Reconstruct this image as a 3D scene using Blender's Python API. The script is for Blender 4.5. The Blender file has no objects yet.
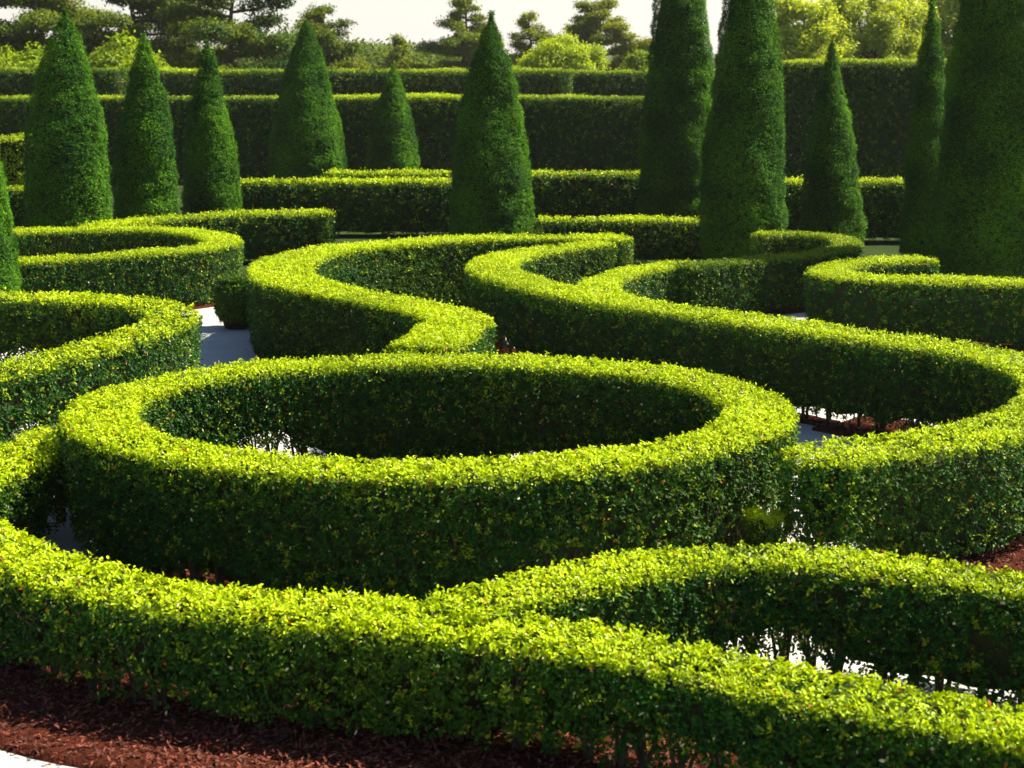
import bpy, math
import numpy as np
R = math.radians
rng = np.random.default_rng(11)
sc = bpy.context.scene
col = sc.collection

# ------------------------------------------------------------------ camera
F = 1800.0                      # focal length in pixels of a 1024 px wide picture
HC = 3.3
PITCH = math.atan(334 / F)
cam = bpy.data.cameras.new('camera'); camo = bpy.data.objects.new('camera', cam); col.objects.link(camo)
cam.sensor_width = 36; cam.lens = 36 * F / 1024; cam.clip_end = 3000
camo.location = (0, 0, HC); camo.rotation_euler = (R(90) - PITCH, 0, 0)
cam.dof.use_dof = True; cam.dof.focus_distance = 15.0; cam.dof.aperture_fstop = 4.5
sc.camera = camo

# ------------------------------------------------------------------ light
SUN_AZ, SUN_EL = 72.0, 49.0     # azimuth from the view direction towards the right
world = bpy.data.worlds.new('World'); sc.world = world; world.use_nodes = True
nt = world.node_tree
sky = nt.nodes.new('ShaderNodeTexSky'); sky.sky_type = 'NISHITA'; sky.sun_disc = False
sky.sun_elevation = R(SUN_EL); sky.sun_rotation = R(SUN_AZ)
sky.air_density = 1.0; sky.dust_density = 0.4; sky.ozone_density = 1.0
bg = nt.nodes['Background']; bg.inputs['Strength'].default_value = 0.05
# the sky pales to white towards the horizon
tc = nt.nodes.new('ShaderNodeTexCoord'); sx = nt.nodes.new('ShaderNodeSeparateXYZ'); nt.links.new(tc.outputs['Generated'], sx.inputs[0])
mr = nt.nodes.new('ShaderNodeMapRange'); mr.interpolation_type = 'SMOOTHSTEP'
mr.inputs['From Min'].default_value = -.02; mr.inputs['From Max'].default_value = .065; mr.inputs['To Min'].default_value = 1; mr.inputs['To Max'].default_value = 0
nt.links.new(sx.outputs['Z'], mr.inputs['Value'])
va = nt.nodes.new('ShaderNodeMix'); va.data_type = 'RGBA'; va.blend_type = 'ADD'
nt.links.new(mr.outputs[0], va.inputs[0]); nt.links.new(sky.outputs[0], va.inputs[6]); va.inputs[7].default_value = (.9, .7, 2.4, 1)
nt.links.new(va.outputs[2], bg.inputs[0])
sun = bpy.data.lights.new('sun', 'SUN'); suno = bpy.data.objects.new('sun', sun); col.objects.link(suno)
sun.energy = 5.0; sun.angle = R(0.5); sun.color = (1.0, 0.91, 0.68)
suno.rotation_euler = (R(90 - SUN_EL), 0, R(180 - SUN_AZ))
sc.view_settings.view_transform = 'Standard'; sc.view_settings.look = 'None'
sc.view_settings.gamma = 1; sc.view_settings.use_curve_mapping = False
sc.view_settings.exposure = 1.58
sc.cycles.max_bounces = 6; sc.cycles.diffuse_bounces = 3; sc.cycles.transmission_bounces = 3
sc.cycles.glossy_bounces = 2; sc.cycles.volume_bounces = 0

# ------------------------------------------------------------------ helpers
def P(px, py, z):
    """the point at height z that the photograph shows at a pixel"""
    a, b = (px - 512) / F, (384 - py) / F
    cp, sp = math.cos(PITCH), math.sin(PITCH)
    d = np.array([a, cp + b * sp, -sp + b * cp])
    t = (z - HC) / d[2]
    return d[0] * t, d[1] * t
def at(px, py, Y):
    """x and z of a pixel at depth Y"""
    a, b = (px - 512) / F, (384 - py) / F
    cp, sp = math.cos(PITCH), math.sin(PITCH)
    t = Y / (cp + b * sp)
    return a * t, HC + (-sp + b * cp) * t

def tag(o, label=None, cat=None, group=None, kind=None):
    if label: o['label'] = label
    if cat: o['category'] = cat
    if group: o['group'] = group
    if kind: o['kind'] = kind
    return o
def empty(name, loc):
    o = bpy.data.objects.new(name, None); col.objects.link(o); o.location = loc; o.empty_display_size = .2
    return o
def link(name, me, mat, parent=None):
    o = bpy.data.objects.new(name, me); col.objects.link(o)
    if mat: me.materials.append(mat)
    if parent:
        o.parent = parent
        o.matrix_parent_inverse = parent.matrix_world.inverted() if False else o.matrix_parent_inverse
        o.location = [-c for c in parent.location]      # meshes are written in world metres
    return o
def mesh_np(name, verts, faces, cols=None, smooth=False):
    """faces: array (n, k) of one size k"""
    me = bpy.data.meshes.new(name)
    nv, (nf, k) = len(verts), faces.shape
    me.vertices.add(nv); me.vertices.foreach_set('co', np.asarray(verts, np.float32).ravel())
    me.loops.add(nf * k); me.loops.foreach_set('vertex_index', np.asarray(faces, np.int32).ravel())
    me.polygons.add(nf); me.polygons.foreach_set('loop_start', np.arange(nf, dtype=np.int32) * k)
    if smooth: me.polygons.foreach_set('use_smooth', np.ones(nf, bool))
    else: me.polygons.foreach_set('use_smooth', np.zeros(nf, bool))
    if cols is not None:
        ca = me.color_attributes.new('leafcol', 'FLOAT_COLOR', 'POINT')
        c4 = np.ones((nv, 4), np.float32); c4[:, :3] = cols
        ca.data.foreach_set('color', c4.ravel())
    me.update(calc_edges=True)
    return me
def norm(v): return v / np.maximum(np.linalg.norm(v, axis=-1, keepdims=True), 1e-9)
_w = np.random.default_rng(5).normal(size=(40, 3)); _ph = np.random.default_rng(6).uniform(0, 6.28, 40)
def noise(p, scale, k=0, n=9):
    """smooth noise, about -1..1"""
    w = norm(_w[k:k + n]) * (np.linspace(.6, 1.7, n)[:, None]) * scale
    return np.sin(p @ w.T + _ph[k:k + n]).sum(1) / math.sqrt(n / 2) * .6

# ------------------------------------------------------------------ materials
def leaf_mat(name, rough=.5, trans=.28, spec=.16):
    m = bpy.data.materials.new(name); m.use_nodes = True; t = m.node_tree; n = t.nodes
    b = n['Principled BSDF']; out = n['Material Output']
    a = n.new('ShaderNodeAttribute'); a.attribute_name = 'leafcol'
    t.links.new(a.outputs['Color'], b.inputs['Base Color'])
    b.inputs['Roughness'].default_value = rough; b.inputs['Specular IOR Level'].default_value = spec
    tr = n.new('ShaderNodeBsdfTranslucent')
    hs = n.new('ShaderNodeHueSaturation'); hs.inputs['Hue'].default_value = .49; hs.inputs['Saturation'].default_value = 1.1; hs.inputs['Value'].default_value = 1.3
    t.links.new(a.outputs['Color'], hs.inputs['Color']); t.links.new(hs.outputs[0], tr.inputs['Color'])
    mx = n.new('ShaderNodeMixShader'); mx.inputs[0].default_value = trans
    t.links.new(b.outputs[0], mx.inputs[1]); t.links.new(tr.outputs[0], mx.inputs[2])
    t.links.new(mx.outputs[0], out.inputs['Surface'])
    return m
def noise_mat(name, c1, c2, scale, rough=.9, bump=0.0, bscale=None, detail=6, c3=None):
    m = bpy.data.materials.new(name); m.use_nodes = True; t = m.node_tree; n = t.nodes
    b = n['Principled BSDF']; b.inputs['Roughness'].default_value = rough; b.inputs['Specular IOR Level'].default_value = .04
    g = n.new('ShaderNodeNewGeometry')
    nz = n.new('ShaderNodeTexNoise'); nz.inputs['Scale'].default_value = scale; nz.inputs['Detail'].default_value = detail
    t.links.new(g.outputs['Position'], nz.inputs['Vector'])
    r = n.new('ShaderNodeValToRGB'); r.color_ramp.elements[0].position = .32; r.color_ramp.elements[1].position = .68
    r.color_ramp.elements[0].color = (*c1, 1); r.color_ramp.elements[1].color = (*c2, 1)
    if c3:
        e = r.color_ramp.elements.new(.5); e.color = (*c3, 1)
    t.links.new(nz.outputs[0], r.inputs[0]); t.links.new(r.outputs[0], b.inputs['Base Color'])
    if bump:
        n2 = n.new('ShaderNodeTexNoise'); n2.inputs['Scale'].default_value = bscale or scale * 3; n2.inputs['Detail'].default_value = 8
        t.links.new(g.outputs['Position'], n2.inputs['Vector'])
        bp = n.new('ShaderNodeBump'); bp.inputs['Strength'].default_value = bump; bp.inputs['Distance'].default_value = .02
        t.links.new(n2.outputs[0], bp.inputs['Height']); t.links.new(bp.outputs[0], b.inputs['Normal'])
    return m
M_leaf = leaf_mat('clipped_leaf')
M_needle = leaf_mat('yew_needle', rough=.65, trans=.22, spec=.05)
M_tree = leaf_mat('tree_leaf', rough=.6, trans=.4, spec=.2)
M_core = noise_mat('dark_core', (.012, .016, .006), (.03, .035, .012), 60)
M_bark = noise_mat('bark', (.035, .025, .017), (.10, .075, .05), 30, bump=.4, bscale=80)
M_path = noise_mat('pale_paving', (.34, .34, .35), (.42, .41, .41), 1.3, rough=.75, bump=.12, bscale=160, detail=10)
M_mulch = noise_mat('red_bark_mulch', (.015, .005, .003), (.10, .024, .013), 55, bump=1.0, bscale=90, c3=(.06, .015, .009))
M_chip = leaf_mat('bark_chip', rough=.85, trans=0.0, spec=.2)
M_ground = noise_mat('lawn_soil', (.015, .028, .008), (.035, .055, .014), .6, bump=.3, bscale=30)
M_kerb = noise_mat('kerb_stone', (.50, .49, .48), (.62, .61, .60), 6, rough=.8, bump=.1)

# ------------------------------------------------------------------ leaves
YOUNG_LIT = np.array([.49, .63, .003]); MID = np.array([.016, .098, .004]); DEEP = np.array([.003, .036, .005])  # the first is new growth, with sunshine on clipped tops put into it
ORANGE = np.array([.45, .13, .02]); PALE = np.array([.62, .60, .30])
def leaf_cols(n, bright, old_frac=.004, pale_frac=.004):
    a = np.clip(bright + rng.normal(0, 1, n) * (.02 + .16 * np.clip(bright, 0, 1)), 0, 1)[:, None]
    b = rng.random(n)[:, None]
    c = (DEEP * (1 - b) + MID * b) * (1 - a) + YOUNG_LIT * (.75 + .35 * b) * a
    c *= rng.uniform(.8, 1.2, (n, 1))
    k = rng.random(n)
    c[k < old_frac] = ORANGE * rng.uniform(.6, 1.3, (int((k < old_frac).sum()), 1))
    c[k > 1 - pale_frac] = PALE
    return np.clip(c, 0, .9)
def leaves(c, nrm, L, W, kper, spread, cols_bright, name, outward=.5, six=False, old=.004, pale=.004, colfn=None, jit=.42):
    """rosettes: kper leaves round every shoot tip c"""
    n = len(c)
    c = np.repeat(c, kper, 0); nrm = np.repeat(nrm, kper, 0); N = len(c)
    m = norm(nrm * .9 + np.array([0, 0, .25]) + rng.normal(size=(N, 3)) * jit)
    d = rng.normal(size=(N, 3)); d -= (d * m).sum(1, keepdims=True) * m
    d = norm(norm(d) + nrm * outward)
    s = norm(np.cross(d, m)); m = np.cross(s, d)
    b = c + rng.normal(size=(N, 3)) * spread
    l = (L * rng.uniform(.65, 1.25, N))[:, None]; w = (W * rng.uniform(.75, 1.2, N))[:, None] * .5
    cy = np.repeat(cols_bright, kper)
    cc = colfn(N, cy) if colfn else leaf_cols(N, cy, old, pale)
    if six:
        V = np.stack([b, b + d * l * .3 + s * w * .85 + m * w * .35, b + d * l * .7 + s * w * .8 + m * w * .3, b + d * l,
                      b + d * l * .7 - s * w * .8 + m * w * .3, b + d * l * .3 - s * w * .85 + m * w * .35], 1)
        i = (np.arange(N) * 6)[:, None]
        Fc = np.concatenate([i + np.array([0, 1, 2, 3]), i + np.array([0, 3, 4, 5])], 0); k = 6
    else:
        V = np.stack([b, b + d * l * .5 + s * w + m * w * .3, b + d * l, b + d * l * .5 - s * w + m * w * .3], 1)
        i = (np.arange(N) * 4)[:, None]; Fc = i + np.array([0, 1, 2, 3]); k = 4
    return mesh_np(name, V.reshape(-1, 3), Fc, np.repeat(cc, k, 0))

# ------------------------------------------------------------------ centre lines
def smooth(pts, closed=False, step=.05):
    """Catmull-Rom through the points (x, y, w), resampled evenly"""
    p = np.array(pts, float)
    if closed: q = np.vstack([p[-1], p, p[0], p[1]])
    else: q = np.vstack([2 * p[0] - p[1], p, 2 * p[-1] - p[-2]])
    out = []
    for i in range(1, len(q) - 2):
        t = np.linspace(0, 1, 30, endpoint=False)[:, None]
        a, b, c, d = q[i - 1:i + 3]
        out.append(.5 * (2 * b + (c - a) * t + (2 * a - 5 * b + 4 * c - d) * t ** 2 + (3 * b - a - 3 * c + d) * t ** 3))
    o = np.vstack(out + [p[:1] if closed else p[-1:]])
    s = np.r_[0, np.cumsum(np.linalg.norm(np.diff(o[:, :2], axis=0), axis=1))]
    n = max(4, int(s[-1] / step)); u = np.linspace(0, s[-1], n)
    return np.stack([np.interp(u, s, o[:, k]) for k in range(o.shape[1])], 1), s[-1]
def frames(C, closed):
    t = np.gradient(C[:, :2], axis=0)
    if closed: t[0] = t[-1] = C[1, :2] - C[-2, :2]
    t = norm(t); return t, np.stack([-t[:, 1], t[:, 0]], 1)

def half(z, w, h, z0, tb, rad):
    f = w / 2 * (tb + (1 - tb) * np.clip((z - z0) / (h - z0), 0, 1))
    e = np.clip((z - (h - rad)) / rad, 0, 1)
    return f - rad * (1 - np.sqrt(1 - e * e))

stem_variants = []
def tube(path, rads, sides=6):
    path = np.array(path, float); n = len(path)
    t = norm(np.gradient(path, axis=0)); up = np.array([.31, .2, .93])
    a = norm(np.cross(t, up)); b = np.cross(t, a)
    th = np.linspace(0, 2 * math.pi, sides, endpoint=False)
    V = (path[:, None] + (a[:, None] * np.cos(th)[None, :, None] + b[:, None] * np.sin(th)[None, :, None]) * np.array(rads)[:, None, None]).reshape(-1, 3)
    Fc = [[i * sides + j, i * sides + (j + 1) % sides, (i + 1) * sides + (j + 1) % sides, (i + 1) * sides + j] for i in range(n - 1) for j in range(sides)]
    return V, np.array(Fc)
def join(parts):
    Vs, Fs, o = [], [], 0
    for V, Fc in parts:
        Vs.append(V); Fs.append(Fc + o); o += len(V)
    return np.vstack(Vs), np.vstack(Fs)
def make_stem(seed, height):
    r = np.random.default_rng(seed); parts = []
    for k in range(r.integers(3, 6)):
        a = r.uniform(0, 6.28); lean = r.uniform(.06, .20)
        p = [np.array([math.cos(a) * .015, math.sin(a) * .015, -.03])]
        for j in range(1, 6):
            f = j / 5
            p.append(np.array([math.cos(a) * lean * f ** 1.2, math.sin(a) * lean * f ** 1.2, height * f]) + np.r_[r.normal(0, .008, 2), 0])
        parts.append(tube(p, np.linspace(.014, .004, 6) * r.uniform(.7, 1.2)))
        for q in range(3):
            st = p[2 + q]; a2 = a + r.normal(0, 1.2)
            e = st + np.array([math.cos(a2) * .12, math.sin(a2) * .12, r.uniform(.08, .2)])
            parts.append(tube([st, (st + e) / 2 + r.normal(0, .01, 3), e], [.006, .004, .002], 4))
    V, Fc = join(parts)
    me = mesh_np('stem', V, Fc, smooth=True); me.materials.append(M_bark)
    return me
stem_variants = [make_stem(s, .42) for s in range(6)]

def hedge(name, pts, h, label, leaf=.03, area_cov=2.2, w=.6, closed=False, z0=.06, tb=.82, near=False, rad=.06,
          group=None, px=True, six=False, core0=None, young_top=1.0, young_side=.02, ragged=.010, stems=None,
          bottom_gap=.0, wav=.0, old=.004, pale=.004, cat='hedge', kper=7):
    if px: pts = [(*P(q[0], q[1], h), (q[2] if len(q) > 2 else w)) for q in pts]
    else: pts = [(q[0], q[1], (q[2] if len(q) > 2 else w)) for q in pts]
    C, length = smooth(pts, closed); T, N2 = frames(C, closed)
    mid = C[len(C) // 2]
    root = empty(name, (mid[0], mid[1], 0)); tag(root, label, cat, group)
    wm = C[:, 2].mean(); H = h - z0
    areas = np.array([wm * length, H * length, H * length] + ([] if closed else [wm * H * 1.1] * 2))
    leaf_area = .55 * leaf * leaf * .58
    nclus = int(areas.sum() * area_cov / leaf_area / kper)
    reg = rng.choice(len(areas), nclus, p=areas / areas.sum())
    s = rng.uniform(0, len(C) - 1.001, nclus); i = s.astype(int); f = (s - i)[:, None]
    c = C[i] * (1 - f) + C[i + 1] * f; t = norm(T[i] * (1 - f) + T[i + 1] * f); n2 = np.stack([-t[:, 1], t[:, 0]], 1)
    W = c[:, 2]
    z = rng.uniform(z0, h, nclus); lat = np.zeros(nclus); nr = np.zeros((nclus, 3))
    top = reg == 0
    lat[top] = (rng.uniform(-.5, .5, nclus) * W)[top]; z[top] = h
    edge = np.clip((np.abs(lat) - (W / 2 - rad)) / rad, 0, 1); z[top] = (h - rad * (1 - np.sqrt(1 - edge ** 2)))[top] 
    nr[top, 2] = 1
    for k, sg in ((1, 1), (2, -1)):
        q = reg == k
        lat[q] = sg * half(z, W, h, z0, tb, rad)[q]; nr[q, 0:2] = sg * n2[q]; nr[q, 2] = .15
    nr[top, :2] += (n2 * (np.sign(lat) * edge)[:, None])[top]
    pos = np.stack([c[:, 0] + n2[:, 0] * lat, c[:, 1] + n2[:, 1] * lat, z], 1)
    for k, e, sg in ((3, 0, -1), (4, -1, 1)):
        q = reg == k
        if q.any():
            l2 = rng.uniform(-1, 1, q.sum()); hw = half(z[q], C[e, 2], h, z0, tb, rad) * l2
            bulge = (1 - np.abs(l2) ** 2.5) * .13 * C[e, 2]/.6
            bulge -= (1 - (z[q] - z0) / H) * .05 + np.where(z[q] > h - rad, (z[q] - (h - rad)) * .7, 0)
            pos[q, 0] = C[e, 0] + N2[e, 0] * hw + T[e, 0] * sg * bulge
            pos[q, 1] = C[e, 1] + N2[e, 1] * hw + T[e, 1] * sg * bulge
            nr[q, 0] = sg * T[e, 0] + N2[e, 0] * l2 * .5; nr[q, 1] = sg * T[e, 1] + N2[e, 1] * l2 * .5
            nr[q, 2] = .1
    nr = norm(nr)
    depth = rng.exponential(.022 if near else .014, nclus) * (leaf / .03)
    if near:   # the volume behind the face is leafy as well
        deep = rng.random(nclus) < .30
        depth[deep] = rng.uniform(.04, wm * .45, deep.sum())
    else: depth = np.minimum(depth, .06 * leaf / .03)
    bump = noise(pos, 5, 0) * ragged + noise(pos, 16, 9) * ragged * .6 + noise(pos, 1.4, 20) * ragged * .7
    pos += nr * (bump - depth)[:, None]
    shoots = rng.random(nclus) < .012                               # a few shoots the shears have missed
    pos[shoots] += nr[shoots] * rng.uniform(.5, 1.2, shoots.sum())[:, None] * leaf * .9
    if wav: pos[:, 2] *= 1 + wav * (noise(pos * np.array([1, .3, 0]), .55, 7) + .5 * noise(pos * np.array([1, .3, 0]), 1.9, 2))
    keep = np.ones(nclus, bool)
    def gapf(q): return bottom_gap * np.clip(noise(q * np.array([1, 1, .15]), 2.6, 4) * 1.0 + .12 + noise(q, 15, 10) * .18, 0, 1.25)
    if bottom_gap > 0:
        fz = (pos[:, 2] - z0) / H
        keep = ~((fz < gapf(pos)) & (rng.random(nclus) < .85))
        keep &= ~((fz < .6) & (noise(pos, 13, 21) > 1.05) & (rng.random(nclus) < .7))     # thin spots higher up
        keep &= (pos[:, 2] > z0 * .8)
        keep[top] = True
    pos, nr, top, depth = pos[keep], nr[keep], top[keep], depth[keep]
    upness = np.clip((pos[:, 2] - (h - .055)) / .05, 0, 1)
    y = young_side + (young_top - young_side) * upness * np.clip(1 - depth / .09, 0, 1)  # sunlit top over shaded sides, painted into the leaf colour besides new growth
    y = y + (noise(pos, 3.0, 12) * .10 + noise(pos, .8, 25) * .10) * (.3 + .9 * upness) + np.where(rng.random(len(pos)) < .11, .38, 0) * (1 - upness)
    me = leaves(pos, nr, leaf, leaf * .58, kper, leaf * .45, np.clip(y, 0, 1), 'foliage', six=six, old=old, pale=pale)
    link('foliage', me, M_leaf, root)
    # solid inside of wood and leaves, with dark shade put into its colour
    ins = .075 if near else .05 * leaf / .03
    ins = min(ins, .16)
    cz0 = z0 + .02 if core0 is None else core0
    zs = np.array([cz0, cz0 + .02, (cz0 + h) / 2, h - ins - rad * .6, h - ins])
    if core0 is not None: shrink = np.array([.35, .6, .95, 1, .8])
    else: shrink = np.array([.8, 1, 1, 1, .88])
    ci = np.arange(0, len(C), 2)
    if not closed: ci = ci[(ci * length / len(C) > ins * 1.0) & (ci * length / len(C) < length - ins * 1.0)]
    if len(ci) < 3: ci = np.arange(len(C))
    prof = []
    for zz, sh in zip(zs, shrink): prof.append(((half(np.array([zz]), C[ci, 2], h, z0, tb, rad) - ins) * sh, zz))
    rings = []
    for sg in (1, -1):
        for hw, zz in (prof if sg == 1 else prof[::-1]):
            rings.append(np.stack([C[ci, 0] + N2[ci, 0] * sg * hw, C[ci, 1] + N2[ci, 1] * sg * hw, np.full(len(ci), zz)], 1))
    G = np.stack(rings, 1); a, b = G.shape[:2]
    V = G.reshape(-1, 3)
    V = V + np.stack([noise(V, 9, 3), noise(V, 9, 14), noise(V, 9, 22)], 1) * .012
    low = V[:, 2] < cz0 + .05; V[low, 2] += gapf(V[low]) * H + np.abs(noise(V[low], 11, 6)) * (.03 if near else .0)
    Fc = np.array([[r0 * b + j, r0 * b + (j + 1) % b, (r0 + 1) * b + (j + 1) % b, (r0 + 1) * b + j] for r0 in range(a - 1) for j in range(b)])
    if not closed:   # end caps as quads
        for r0 in (0, a - 1):
            Fc = np.vstack([Fc, [[r0 * b + j, r0 * b + j + 1, r0 * b + b - 2 - j, r0 * b + b - 1 - j] for j in range(b // 2 - 1)]])
    link('dark_core', mesh_np('dark_core', V, Fc), M_core, root)
    if stems:
        n = int(length / stems); k0 = 0
        for j in range(n):
            u = (j + .5 + rng.uniform(-.25, .25)) / n * (len(C) - 1); q = C[int(u)]
            o = bpy.data.objects.new('stem', stem_variants[rng.integers(6)]); col.objects.link(o)
            o.parent = root
            off = rng.uniform(-.12, .12) * q[2]
            o.location = (q[0] + N2[int(u), 0] * off - mid[0], q[1] + N2[int(u), 1] * off - mid[1], 0)
            o.rotation_euler = (0, 0, rng.uniform(0, 6.28)); sc_ = rng.uniform(.85, 1.25); o.scale = (sc_, sc_, sc_ * h / .7)
    return C, N2

def bed(C, left, right, name='mulch_bed', z=.022, chips=0, chip_side=None):
    """raised strip of bark mulch with a rounded shoulder under a hedge"""
    C2 = C[::2]; T, N2 = frames(C2, False)
    us = -np.r_[-left - .02, np.linspace(-left, right, 15), right + .02]
    X = C2[:, None, 0] + N2[:, None, 0] * us[None]; Y = C2[:, None, 1] + N2[:, None, 1] * us[None]
    Z = np.full(X.shape, z); Z[:, 0] = Z[:, -1] = -.01
    X += (noise(np.stack([X, Y, 0 * X], 2).reshape(-1, 3), 6, 9) * .014).reshape(X.shape); Y += (noise(np.stack([X, Y, 0 * X], 2).reshape(-1, 3), 7, 17) * .014).reshape(X.shape)
    V = np.stack([X, Y, Z], 2).reshape(-1, 3)
    inner = V[:, 2] > 0
    V[inner, 2] += noise(V[inner], 14, 2) * .006 + noise(V[inner], 3, 11) * .006 + rng.normal(0, .003, inner.sum())
    a, b = X.shape
    i, j = np.meshgrid(np.arange(a - 1), np.arange(b - 1), indexing='ij'); i = i.ravel(); j = j.ravel()
    Fc = np.stack([i * b + j, i * b + j + 1, (i + 1) * b + j + 1, (i + 1) * b + j], 1)
    o = link(name, mesh_np(name, V, Fc, smooth=True), M_mulch); tag(o, kind='structure')
    if chips:
        n = chips; u = rng.uniform(0, len(C2) - 1, n).astype(int); lt = -rng.uniform(-left, right, n)
        p = np.stack([C2[u, 0] + N2[u, 0] * lt, C2[u, 1] + N2[u, 1] * lt, np.full(n, z + .006)], 1)
        p[:, :2] += rng.normal(0, .03, (n, 2))
        nr = np.tile([0, 0, 1.], (n, 1))
        base = np.array([.10, .022, .012])
        def cf(N, cy): return np.clip(base * rng.uniform(.35, 1.9, (N, 1)) * np.array([1, 1, 1]) + rng.uniform(0, .02, (N, 1)), 0, .5)
        me = leaves(p, nr, .038, .014, 2, .012, np.zeros(n), 'bark_chips', outward=.12, colfn=cf)
        oc = link('bark_chips', me, M_chip); tag(oc, 'loose reddish bark chips strewn on the bed', None, None, 'stuff')

# ------------------------------------------------------------------ ground
def sheet(name, x0, x1, y0, y1, z, mat, n=2):
    V = [(x0, y0, z), (x1, y0, z), (x1, y1, z), (x0, y1, z)]
    o = link(name, mesh_np(name, np.array(V, float), np.array([[0, 1, 2, 3]])), mat); tag(o, kind='structure'); return o
sheet('ground', -900, 900, -60, 1800, -.012, M_ground)
sheet('path', -16, 16, 3, 25.5, 0.0, M_path)

# ------------------------------------------------------------------ near hedges
NEAR = dict(near=True, six=True, bottom_gap=.42, stems=.17, old=.007, pale=.008, z0=.07)
C, N2 = hedge('hedge', [(-230, 470), (-150, 489), (-80, 515), (-30, 536), (15, 555), (60, 571), (150, 592), (250, 603), (350, 612), (450, 622), (520, 630),
       (600, 642), (700, 662), (800, 683), (900, 702), (1024, 724), (1150, 746)], .60,
       'clipped box hedge in front, sweeping along the bottom of the photo beside the dark mulch', leaf=.027, w=.46, core0=.08, area_cov=2.4, ragged=.016, **{**NEAR, 'bottom_gap': .22})
bed(C, .50, .82, chips=13000)
C, N2 = hedge('hedge', [(66, 429), (36, 446), (-4, 469), (-60, 494), (-125, 512)], .62,
       'short hedge arm at the left edge whose blunt end touches the ring', leaf=.029, w=.46, core0=.08, area_cov=2.3, ragged=.016, **NEAR)
C, N2 = hedge('hedge', [(452, 606), (500, 593), (560, 580), (620, 569), (680, 559), (740, 552), (800, 555), (900, 566), (1024, 582), (1150, 604)], .66,
       'clipped hedge branching off the front one, thin at its feet with pale ground showing through', leaf=.026, w=.44, core0=.07, area_cov=2.1, ragged=.015, **{**NEAR, 'bottom_gap': .32})
# the ring
ang = np.linspace(0, 2 * math.pi, 25)[:-1]
C, N2 = hedge('hedge', [(-.558 + 2.262 * math.cos(a), 12.24 + 1.906 * math.sin(a)) for a in ang], .88,
       'round ring of clipped hedge in the middle, enclosing bare pale ground', leaf=.025, w=.50, closed=True, px=False, core0=.06, area_cov=2.4, tb=.72, **{**NEAR, 'bottom_gap': .28})
bed(C, .95, .04, chips=9000)
C, N2 = hedge('hedge', [(816, 457), (850, 449), (920, 441), (985, 430), (1040, 412), (1062, 388), (1035, 366), (970, 350), (900, 340), (820, 329),
       (740, 318), (660, 307), (590, 296), (525, 282), (492, 268), (505, 257), (550, 248), (600, 242)], .85,
       'long hedge winding from beside the ring round the right edge and back to a hook', leaf=.027, w=.60, core0=.10, area_cov=2.1, near=True, bottom_gap=.22, stems=.3, tb=.70, z0=.12)
bed(C[:int(len(C) * .42)], .32, .54, chips=4000)
bed(C[int(len(C) * .42):], .14, .14)

# ------------------------------------------------------------------ hedges of the middle ground
MIDH = dict(area_cov=1.7, kper=6)
C, N2 = hedge('hedge', [(422, 347, .56), (441, 337, .6), (450, 326), (462, 321), (440, 311), (395, 301), (340, 291), (292, 280, .72), (281, 268, .74), (300, 256, .7), (350, 247), (430, 240), (520, 236.5), (624, 237)],
       .88, 'S shaped hedge behind the ring, its back arm meeting the hooked hedge', leaf=.030, w=.60, tb=.86, **MIDH)
bed(C, .3, .3)
C, N2 = hedge('hedge', [(632, 302), (604, 293), (600, 282), (632, 271), (684, 262)], .68, 'short curled hedge inside the hook of the long one, with sunlit end', leaf=.030, w=.45, **MIDH)
C, N2 = hedge('hedge', [(684, 265), (760, 259), (815, 253), (846, 245), (838, 237), (800, 233.5), (758, 234)], .70, 'shaded hairpin hedge at the foot of the tall columns', leaf=.030, w=.42, young_top=.45, **MIDH)  # top colour dulled to paint in the shade of the columns
bed(C, .25, .25)
C, N2 = hedge('hedge', [(1150, 284), (1060, 283), (980, 281), (905, 279), (850, 277), (828, 271), (845, 264), (890, 260), (928, 259)], .76,
       'thick hedge curling round the foot of the biggest column at the right', leaf=.030, w=.50, tb=.88, **MIDH)
bed(C, .3, .3)
C, N2 = hedge('hedge', [(-160, 292), (-60, 294), (20, 296), (90, 298), (140, 302), (172, 313), (150, 329), (90, 347), (0, 370), (-110, 396)], .84,
       'hairpin hedge at the left edge, pointing at the pale path', leaf=.034, w=.52, tb=.8, near=True, core0=.2, bottom_gap=.2, area_cov=1.8)
bed(C, .3, .3)
C, N2 = hedge('hedge', [(-60, 236), (20, 231), (100, 228.5), (165, 229), (208, 234), (222, 241), (196, 248), (120, 254), (40, 259), (-30, 264)], .75,
       'hairpin hedge round the first dark cones at the left', leaf=.030, w=.52, **MIDH)
bed(C, .3, .3)
C, N2 = hedge('hedge', [(90, 226), (160, 218.5), (240, 213.5), (326, 211)], .78, 'straight dark hedge with a blunt end, behind the left hairpin', leaf=.040, w=.62, **MIDH)
C, N2 = hedge('hedge', [(756, 514), (768, 513), (780, 513)], .46, 'small low green hedge in the gap between the ring and its neighbour', leaf=.02, w=.30, z0=.02, tb=.95, cat='low hedge', **MIDH)

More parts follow.
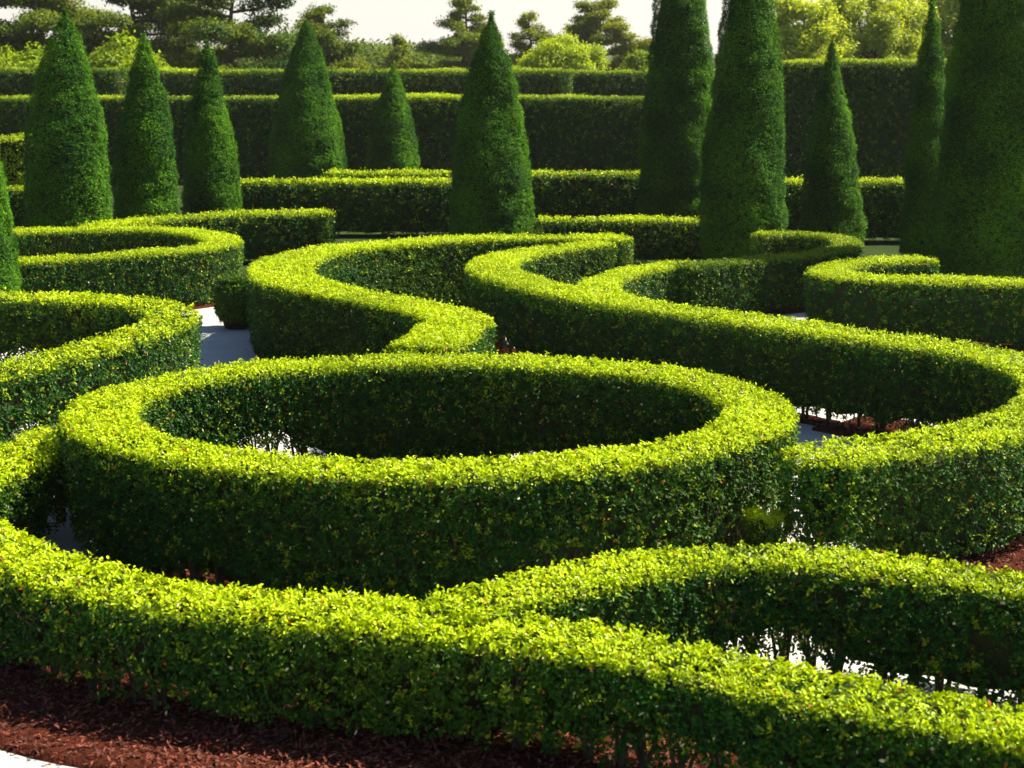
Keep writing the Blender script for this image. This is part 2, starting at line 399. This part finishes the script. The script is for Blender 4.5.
def straight(x0, x1, y0, y1, Y, label, h=None, leaf=.05, w=.8, **k):
    """a straight hedge at depth Y whose top shows between two pixels"""
    xa, za = at(x0, y0, Y); xb, zb = at(x1, y1, Y); hh = h or (za + zb) / 2
    n = 5; pts = [(xa + (xb - xa) * i / n, Y + rng.normal(0, .02) if 0 < i < n else Y) for i in range(n + 1)]
    return hedge('hedge', pts, hh, label, leaf=leaf, w=w, px=False, tb=.95, z0=.05, area_cov=1.5, kper=6, wav=.012, **k)
straight(540, 775, 219, 219, 28.2, 'low dark hedge between the middle cone and the tall columns', leaf=.044, w=.5)
straight(226, 455, 181, 181, 32.6, 'dark hedge in front of the fourth and fifth cones', leaf=.05, w=.6)
straight(330, 760, 173, 173, 35, 'long low hedge right in front of the tall back hedge', leaf=.055, w=.6)
straight(770, 1060, 179, 182, 31.5, 'dark hedge behind the small cone at the right', leaf=.05, w=.6)
straight(-60, 820, 97, 97, 46.0, 'long tall back hedge running behind the cones', leaf=.046, w=1.1, ragged=.010, young_top=.75)
straight(776, 1120, 62, 62, 44.0, 'tallest dark hedge at the right, below the sunlit trees', leaf=.05, w=1.6, ragged=.02, young_top=.6)
FARG = dict(leaf=.065, w=1.6, ragged=.02, young_top=.6)
straight(-70, 122, 69, 69, 58, 'far hedge at the left ending in a rounded shoulder', **FARG)
straight(158, 562, 71, 71, 62, 'far hazy hedge below the distant pines', **FARG)
straight(566, 700, 72, 72, 63, 'far hedge right of the rounded notch', **FARG)
straight(-60, 34, 134, 134, 35, 'sunlit leafy hedge between the two leftmost cones', leaf=.06, w=.8, ragged=.05, young_side=.5)  # its sunlit face is painted by brighter side leaves
straight(-60, 34, 188, 188, 32, 'low dark hedge glimpsed between the two leftmost cones', leaf=.05, w=.5)

# ------------------------------------------------------------------ topiary
def lathe_core(prof, cx, cy, n=20):
    prof = np.array(prof); th = np.linspace(0, 2 * math.pi, n, endpoint=False)
    V = np.stack([cx + prof[:, 0, None] * np.cos(th), cy + prof[:, 0, None] * np.sin(th), np.repeat(prof[:, 1, None], n, 1)], 2).reshape(-1, 3)
    m = len(prof)
    Fc = np.array([[i * n + j, i * n + (j + 1) % n, (i + 1) * n + (j + 1) % n, (i + 1) * n + j] for i in range(m - 1) for j in range(n)])
    return V, Fc
def needle_cols(N, cy):
    a = np.clip(cy + rng.normal(0, .13, N), 0, 1)[:, None]
    return np.clip((np.array([.003, .036, .007]) * (1 - a) + np.array([.22, .52, .004]) * a) * rng.uniform(.7, 1.3, (N, 1)), 0, 1)
CONE_G = 'clipped evergreen cones and columns among the hedges'
def cone(tipx, tipy, basepx, hwpx, Y, label, shape=.8, leaf=.034, lean=0, z0=.12, mat=None, cov=2.4, tipz=None, bright=.17):
    """clipped conical evergreen: centre pixel, half width in pixels at the foot, depth Y"""
    cx, _ = at(basepx, 200, Y); tx, tz = at(tipx, tipy, Y)
    tz = tipz or tz; rb = hwpx * Y / F
    root = empty('topiary_tree', (cx, Y, 0)); tag(root, label, 'topiary tree', CONE_G)
    def rad(t): return rb * np.sin(np.pi / 2 * np.clip(t, 0, 1) ** shape) ** 1.0     # t = 0 at the tip
    area = 2 * math.pi * rb * .72 * tz; la = .5 * leaf * leaf * .42
    n = int(area * cov / la / 6)
    u = rng.random(n * 2); u = u[rng.random(n * 2) < np.maximum(rad(u) / rb, .06)][:n]; n = len(u)
    a = rng.uniform(0, 2 * math.pi, n)
    z = tz - u * (tz - z0); r = rad(u)
    if True:
        bulge = 1 - .10 * np.clip((u - .9) / .1, 0, 1) ** 2
        r = r * bulge
    nr = norm(np.stack([np.cos(a), np.sin(a), np.full(n, .18) + .5 * np.exp(-u * 9)], 1))
    ax = (tx - cx) * (1 - u)
    p = np.stack([cx + ax + np.cos(a) * r, Y + np.sin(a) * r, z], 1)
    p += nr * (noise(p, 4, 1) * .022 + noise(p, 9, 8) * .028 + noise(p, 22, 14) * .014 + noise(p, 1.2, 19) * .04 - np.minimum(rng.exponential(.016, n), .06))[:, None]
    y = np.clip(bright + noise(p, 6, 7) * .10, 0, 1)
    me = leaves(p, norm(nr + np.array([0, 0, .25])), leaf, leaf * .42, 6, leaf * .45, y, 'crown', outward=.22, jit=.22,
                colfn=needle_cols)
    link('crown', me, M_needle, root)
    us = np.array([.03, .06, .12, .2, .35, .5, .65, .8, .92, .98, 1.0])
    prof = np.stack([np.maximum(rad(us) * (1 - .1 * np.clip((us - .9) / .1, 0, 1)) - .075, .012) , tz - us * (tz - z0) - .03], 1)
    prof[-1, 0] = .02
    V, Fc = lathe_core(prof, 0, 0); V[:, 0] += cx + (tx - cx) * np.clip((tz - V[:, 2]) / -tz + 1, 0, 1); V[:, 1] += Y
    dv = (V - [cx, Y, 0]) * [1, 1, 0]; V = V + norm(dv) * (noise(V, 4, 1) * .022 + noise(V, 1.2, 19) * .04)[:, None] * np.clip(np.linalg.norm(dv, axis=1) / .15, 0, 1)[:, None]
    link('dark_core', mesh_np('dark_core', V, Fc), M_core, root)
    V, Fc = tube([(cx, Y, -.05), (cx + .01, Y, .1), (cx, Y, .3)], [.09, .07, .06], 9)
    link('trunk', mesh_np('trunk', V, Fc, smooth=True), M_bark, root)

cone(-32, 60, -32, 44, 21.5, 'cone cut by the left edge of the photo, only its sunlit flank showing', leaf=.030)
cone(65, 8, 65, 42, 27.4, 'broad pointed cone, first whole one from the left', shape=.8)
cone(144, 33, 145, 35, 29.3, 'slim pointed cone, second whole one from the left', shape=.82)
cone(207, 40, 211, 30, 31.2, 'cone behind the blunt ended hedge, third whole one from the left', shape=.82)
cone(306, 20, 308, 38, 39.0, 'cone with a rounded foot behind the straight dark hedge', shape=.8)
cone(393, 66, 393, 25, 43.5, 'smallest cone, alone in front of the tall back hedge', shape=.78, leaf=.045)
cone(491, 9, 490, 42, 29.5, 'fat bullet shaped cone in the middle of the photo', shape=.76)
cone(683, -75, 678, 39, 32.5, 'tall column, left one of the close pair', shape=.66)
cone(750, -95, 745, 41, 27.0, 'tall tapering column, right one of the close pair', shape=.72)
cone(832, 40, 833, 32, 29.4, 'small cone right of the pair of tall columns', shape=.78)
cone(932, -6, 929, 28, 28.5, 'slender column leaning in beside the biggest one', shape=.85)
cone(1008, -120, 1009, 67, 24.0, 'biggest column, filling the top right corner', shape=.64, leaf=.034)

# clipped round shrub with dark tub
def barrel():
    cx, cy = P(238, 328, 0)
    root = empty('potted_shrub', (cx, cy, 0)); tag(root, 'dark rounded shrub in a low black tub between the path and the S shaped hedge', 'shrub')
    n = 2600; rb, h = .24, .60; z0 = .07
    u = rng.random(n); a = rng.uniform(0, 6.28, n)
    th = u * 1.0
    z = z0 + (h - z0) * u; r = rb * (1 - np.abs(2 * u - 1) ** 3.2) ** .38
    top = rng.random(n) < .2; rr = np.sqrt(rng.random(n)) * rb * .8
    r = np.where(top, rr, r); z = np.where(top, h - .04 * (rr / rb) ** 2, z)
    nr = norm(np.stack([np.cos(a), np.sin(a), np.where(top, 4, .2 + (u - .5))], 1))
    p = np.stack([cx + np.cos(a) * r, cy + np.sin(a) * r, z], 1) + nr * rng.normal(0, .01, (n, 1))
    link('crown', leaves(p, nr, .034, .018, 6, .015, np.full(n, .08), 'crown'), M_leaf, root)
    us = np.linspace(.02, .98, 12); prof = np.stack([np.maximum(rb * (1 - np.abs(2 * us - 1) ** 3.2) ** .38 - .04, .02), z0 + (h - z0) * us - .02 * us], 1)
    V, Fc = lathe_core(prof, cx, cy); link('dark_core', mesh_np('dark_core', V, Fc), M_core, root)
    prof = [(.01, 0.004), (.155, .004), (.17, .05), (.175, .09), (.165, .09), (.15, .07), (.01, .07)]
    V, Fc = lathe_core(prof, cx, cy, 28)
    link('tub', mesh_np('tub', V, Fc, smooth=False), noise_mat('black_tub', (.012, .011, .010), (.03, .025, .02), 20, rough=.6), root)
barrel()

# ------------------------------------------------------------------ trees beyond the hedges
def bigtree(name, px, topy, Y, spread_px, label, kind='pine', bright=.2, seed=0, trunk_px=None, leaf=.16, dens=1.0, base=None, tint=(1, 1, 1)):
    r = np.random.default_rng(seed + 100)
    cx, tz = at(px, topy, Y); sp = spread_px * Y / F
    root = empty(name, (cx, Y, 0)); tag(root, label, 'tree' if kind != 'bush' else 'shrub', 'trees beyond the far hedge')
    parts = []; pads = []
    if kind == 'pine':
        hs = np.linspace(0, 1, 8)
        path = [(cx + math.sin(h_ * 4 + seed) * .12 * sp * h_, Y, -.1 + h_ * tz * .97) for h_ in hs]
        parts.append(tube(path, np.linspace(max(.16, tz * .022), .04, 8), 8))
        nl = int(26 + tz * 1.3)
        for k in range(nl):
            f = .16 + .82 * (k + r.random() * .6) / nl
            a = r.uniform(0, 6.28); ln = sp * (1.0 - .65 * max(0, (f - .4) / .6) ** 1.3) * r.uniform(.55, 1.08)
            st = np.array([cx + math.sin(f * 4 + seed) * .12 * sp * f, Y, f * tz * .97])
            en = st + np.array([math.cos(a) * ln, math.sin(a) * ln * .8, r.uniform(.02, .22) * ln])
            en[2] = min(en[2], tz)
            parts.append(tube([st, (st + en) / 2 + [0, 0, -.04 * ln], en], [.07, .045, .015], 5))
            for q in range(4):
                g = .35 + .65 * (q + r.random()) / 4; c = st + (en - st) * g + [0, 0, .05]
                pads.append((c, ln * .30 * r.uniform(.7, 1.2), ln * .26 * r.uniform(.7, 1.2), ln * .09 * r.uniform(.6, 1.3)))
        pads.append((np.array([cx, Y, tz * .97]), sp * .2, sp * .2, tz * .03))
    else:
        b0 = 0.1 if kind == 'bush' else .25
        if kind != 'bush':
            parts.append(tube([(cx, Y, -.1), (cx + .1, Y, tz * .3), (cx, Y, tz * .6)], [.25, .2, .1], 8))
        else: parts.append(tube([(cx, Y, -.1), (cx, Y, tz * .5)], [.12, .05], 7))
        for k in range(110 if kind == 'bush' else 80):
            v = norm(r.normal(size=3)); v[2] = abs(v[2]) if kind == 'bush' else v[2]
            rr = r.uniform(.74, .92) if kind == 'bush' else r.uniform(.5, .93)
            if kind == 'bush': c = np.array([cx, Y, tz * .12]) + v * rr * np.array([sp, sp * .8, tz * .82])
            else: c = np.array([cx, Y, tz * (b0 + 1) / 2]) + v * rr * np.array([sp, sp * .8, tz * (1 - b0) / 2])
            if kind != 'bush' and k % 4 == 0:
                st = np.array([cx, Y, tz * .35]); parts.append(tube([st, (st + c) / 2 + [0, 0, .2], c], [.09, .05, .015], 5))
            pads.append((c, sp * .24 * r.uniform(.7, 1.2), sp * .24, min(sp, tz) * .16 * r.uniform(.7, 1.2)))
    V, Fc = join(parts); link('trunk', mesh_np('trunk', V, Fc, smooth=True), M_bark, root)
    cs, ns = [], []
    for c, a_, b_, c_ in pads:
        n = max(12, int(dens * (5.0 if kind == 'pine' else 7.5) * a_ * b_ / (leaf * leaf)))
        v = norm(r.normal(size=(n, 3))) * (r.random((n, 1)) ** .45)
        cs.append(c + v * np.array([a_, b_, c_])); ns.append(norm(v * [1, 1, 1.4] + [0, 0, .5]))
    cs, ns = np.vstack(cs), np.vstack(ns)
    y = np.clip(bright + noise(cs, .8, 5) * .12 + r.normal(0, .05, len(cs)), 0, 1)
    tt = np.array(tint)
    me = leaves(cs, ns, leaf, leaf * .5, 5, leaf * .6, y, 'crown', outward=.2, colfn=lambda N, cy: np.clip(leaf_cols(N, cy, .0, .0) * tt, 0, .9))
    link('crown', me, M_tree, root)
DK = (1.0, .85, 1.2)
bigtree('pine_tree', 38, -60, 72, 95, 'dark spreading pine at the far left corner', seed=1, bright=.18, tint=DK)
bigtree('pine_tree', 135, -75, 78, 85, 'tall pine behind the second cone', seed=2, bright=.15, tint=DK)
bigtree('pine_tree', 233, -50, 74, 90, 'pine with a visible trunk between the third and fourth cones', seed=3, bright=.12, tint=DK)
bigtree('pine_tree', 318, 6, 86, 48, 'outermost pine of the left group, thinning into the sky', seed=4, bright=.2, tint=(1.3, 1, 1.4))
bigtree('pine_tree', 462, -8, 100, 46, 'lone tall pine left of the middle cone', seed=5, bright=.2, dens=1.5, tint=(1.3, 1.05, 2.5))
bigtree('pine_tree', 397, 36, 104, 24, 'small distant pine above the smallest cone', seed=6, bright=.25, dens=1.5, tint=(1.4, 1.1, 2.5))
bigtree('pine_tree', 532, 12, 110, 30, 'distant pine just right of the middle cone', seed=7, bright=.25, dens=1.5, tint=(1.4, 1.1, 2.5))
bigtree('pine_tree', 606, 0, 105, 60, 'flat topped pine behind the yellow green dome', seed=8, bright=.22, dens=1.7, tint=(1.4, 1.05, 2.5))
bigtree('broad_shrub', 567, 25, 76, 52, 'yellow green domed shrub standing above the far hedge', kind='bush', seed=9, bright=.7, leaf=.13, dens=1.3, tint=(1.05, 1, 8))
bigtree('broad_shrub', 640, 42, 80, 32, 'duller domed shrub left of the tall columns', kind='bush', seed=10, bright=.4, leaf=.16)
bigtree('leafy_tree', 800, -8, 70, 52, 'sunlit yellow leafy tree right of the pair of columns', kind='broad', seed=12, bright=.8, dens=1.2, tint=(1.12, 1.0, 14))
bigtree('leafy_tree', 872, -40, 72, 62, 'tallest sunlit leafy tree, behind the small right cone', kind='broad', seed=13, bright=.75, dens=1.2, tint=(1.12, 1.0, 14))
bigtree('leafy_tree', 965, -30, 74, 55, 'sunlit leafy tree behind the slender column', kind='broad', seed=14, bright=.7, dens=1.2, tint=(1.12, 1.0, 14))
bigtree('broad_shrub', 120, 30, 66, 60, 'loose green shrub behind the second cone', kind='bush', seed=15, bright=.45, leaf=.17)
bigtree('broad_shrub', 20, 40, 64, 60, 'loose green shrub at the far left corner', kind='bush', seed=16, bright=.45, leaf=.17)

def treeline():
    n = 16000; x = rng.uniform(-34, 36, n); Y = rng.uniform(118, 130, n)
    top = 2.9 + noise(np.stack([x, Y * 0, x * 0], 1), .35, 3) * 1.1 + noise(np.stack([x, Y * 0, x * 0], 1), 1.2, 8) * .5
    z = rng.random(n) ** .6 * top
    p = np.stack([x, Y, z], 1); nr = norm(np.stack([rng.normal(0, .5, n), np.full(n, -.3), np.ones(n)], 1))
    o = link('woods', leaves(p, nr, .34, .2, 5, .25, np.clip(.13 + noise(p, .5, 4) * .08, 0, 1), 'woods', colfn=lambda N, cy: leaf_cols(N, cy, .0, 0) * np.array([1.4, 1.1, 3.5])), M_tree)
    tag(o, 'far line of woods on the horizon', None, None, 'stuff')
treeline()

def litter():
    n = 1500; p = np.stack([rng.uniform(-5, 5, n), rng.uniform(6.5, 22, n), np.full(n, .006)], 1)
    o = link('fallen_leaves', leaves(p, np.tile([0, 0, 1.], (n, 1)), .03, .017, 2, .03, np.full(n, .1), 'fallen_leaves', outward=.1, colfn=lambda N, cy: np.array([.22, .14, .04]) * rng.uniform(.3, 1.6, (N, 1)) * np.array([1, 1, 1])), M_leaf)
    tag(o, 'small fallen leaves and clippings lying on the pale path', None, None, 'stuff')
litter()
# haze
def haze(dens):
    V = np.array([(x, y, z) for x in (-1000, 1000) for y in (-80, 1900) for z in (-1.1, 16)], float)
    Fc = np.array([[0, 1, 3, 2], [4, 6, 7, 5], [0, 4, 5, 1], [2, 3, 7, 6], [0, 2, 6, 4], [1, 5, 7, 3]])
    m = bpy.data.materials.new('haze'); m.use_nodes = True; t = m.node_tree; t.nodes.remove(t.nodes['Principled BSDF'])
    v = t.nodes.new('ShaderNodeVolumePrincipled'); v.inputs['Density'].default_value = dens; v.inputs['Color'].default_value = (.95, .93, .88, 1)
    v.inputs['Anisotropy'].default_value = .3
    t.links.new(v.outputs[0], t.nodes['Material Output'].inputs['Volume'])
    o = link('haze', mesh_np('haze', V, Fc), m); tag(o, kind='stuff')
haze(.0002)
print('leaf faces', sum(len(m.polygons) for m in bpy.data.meshes))
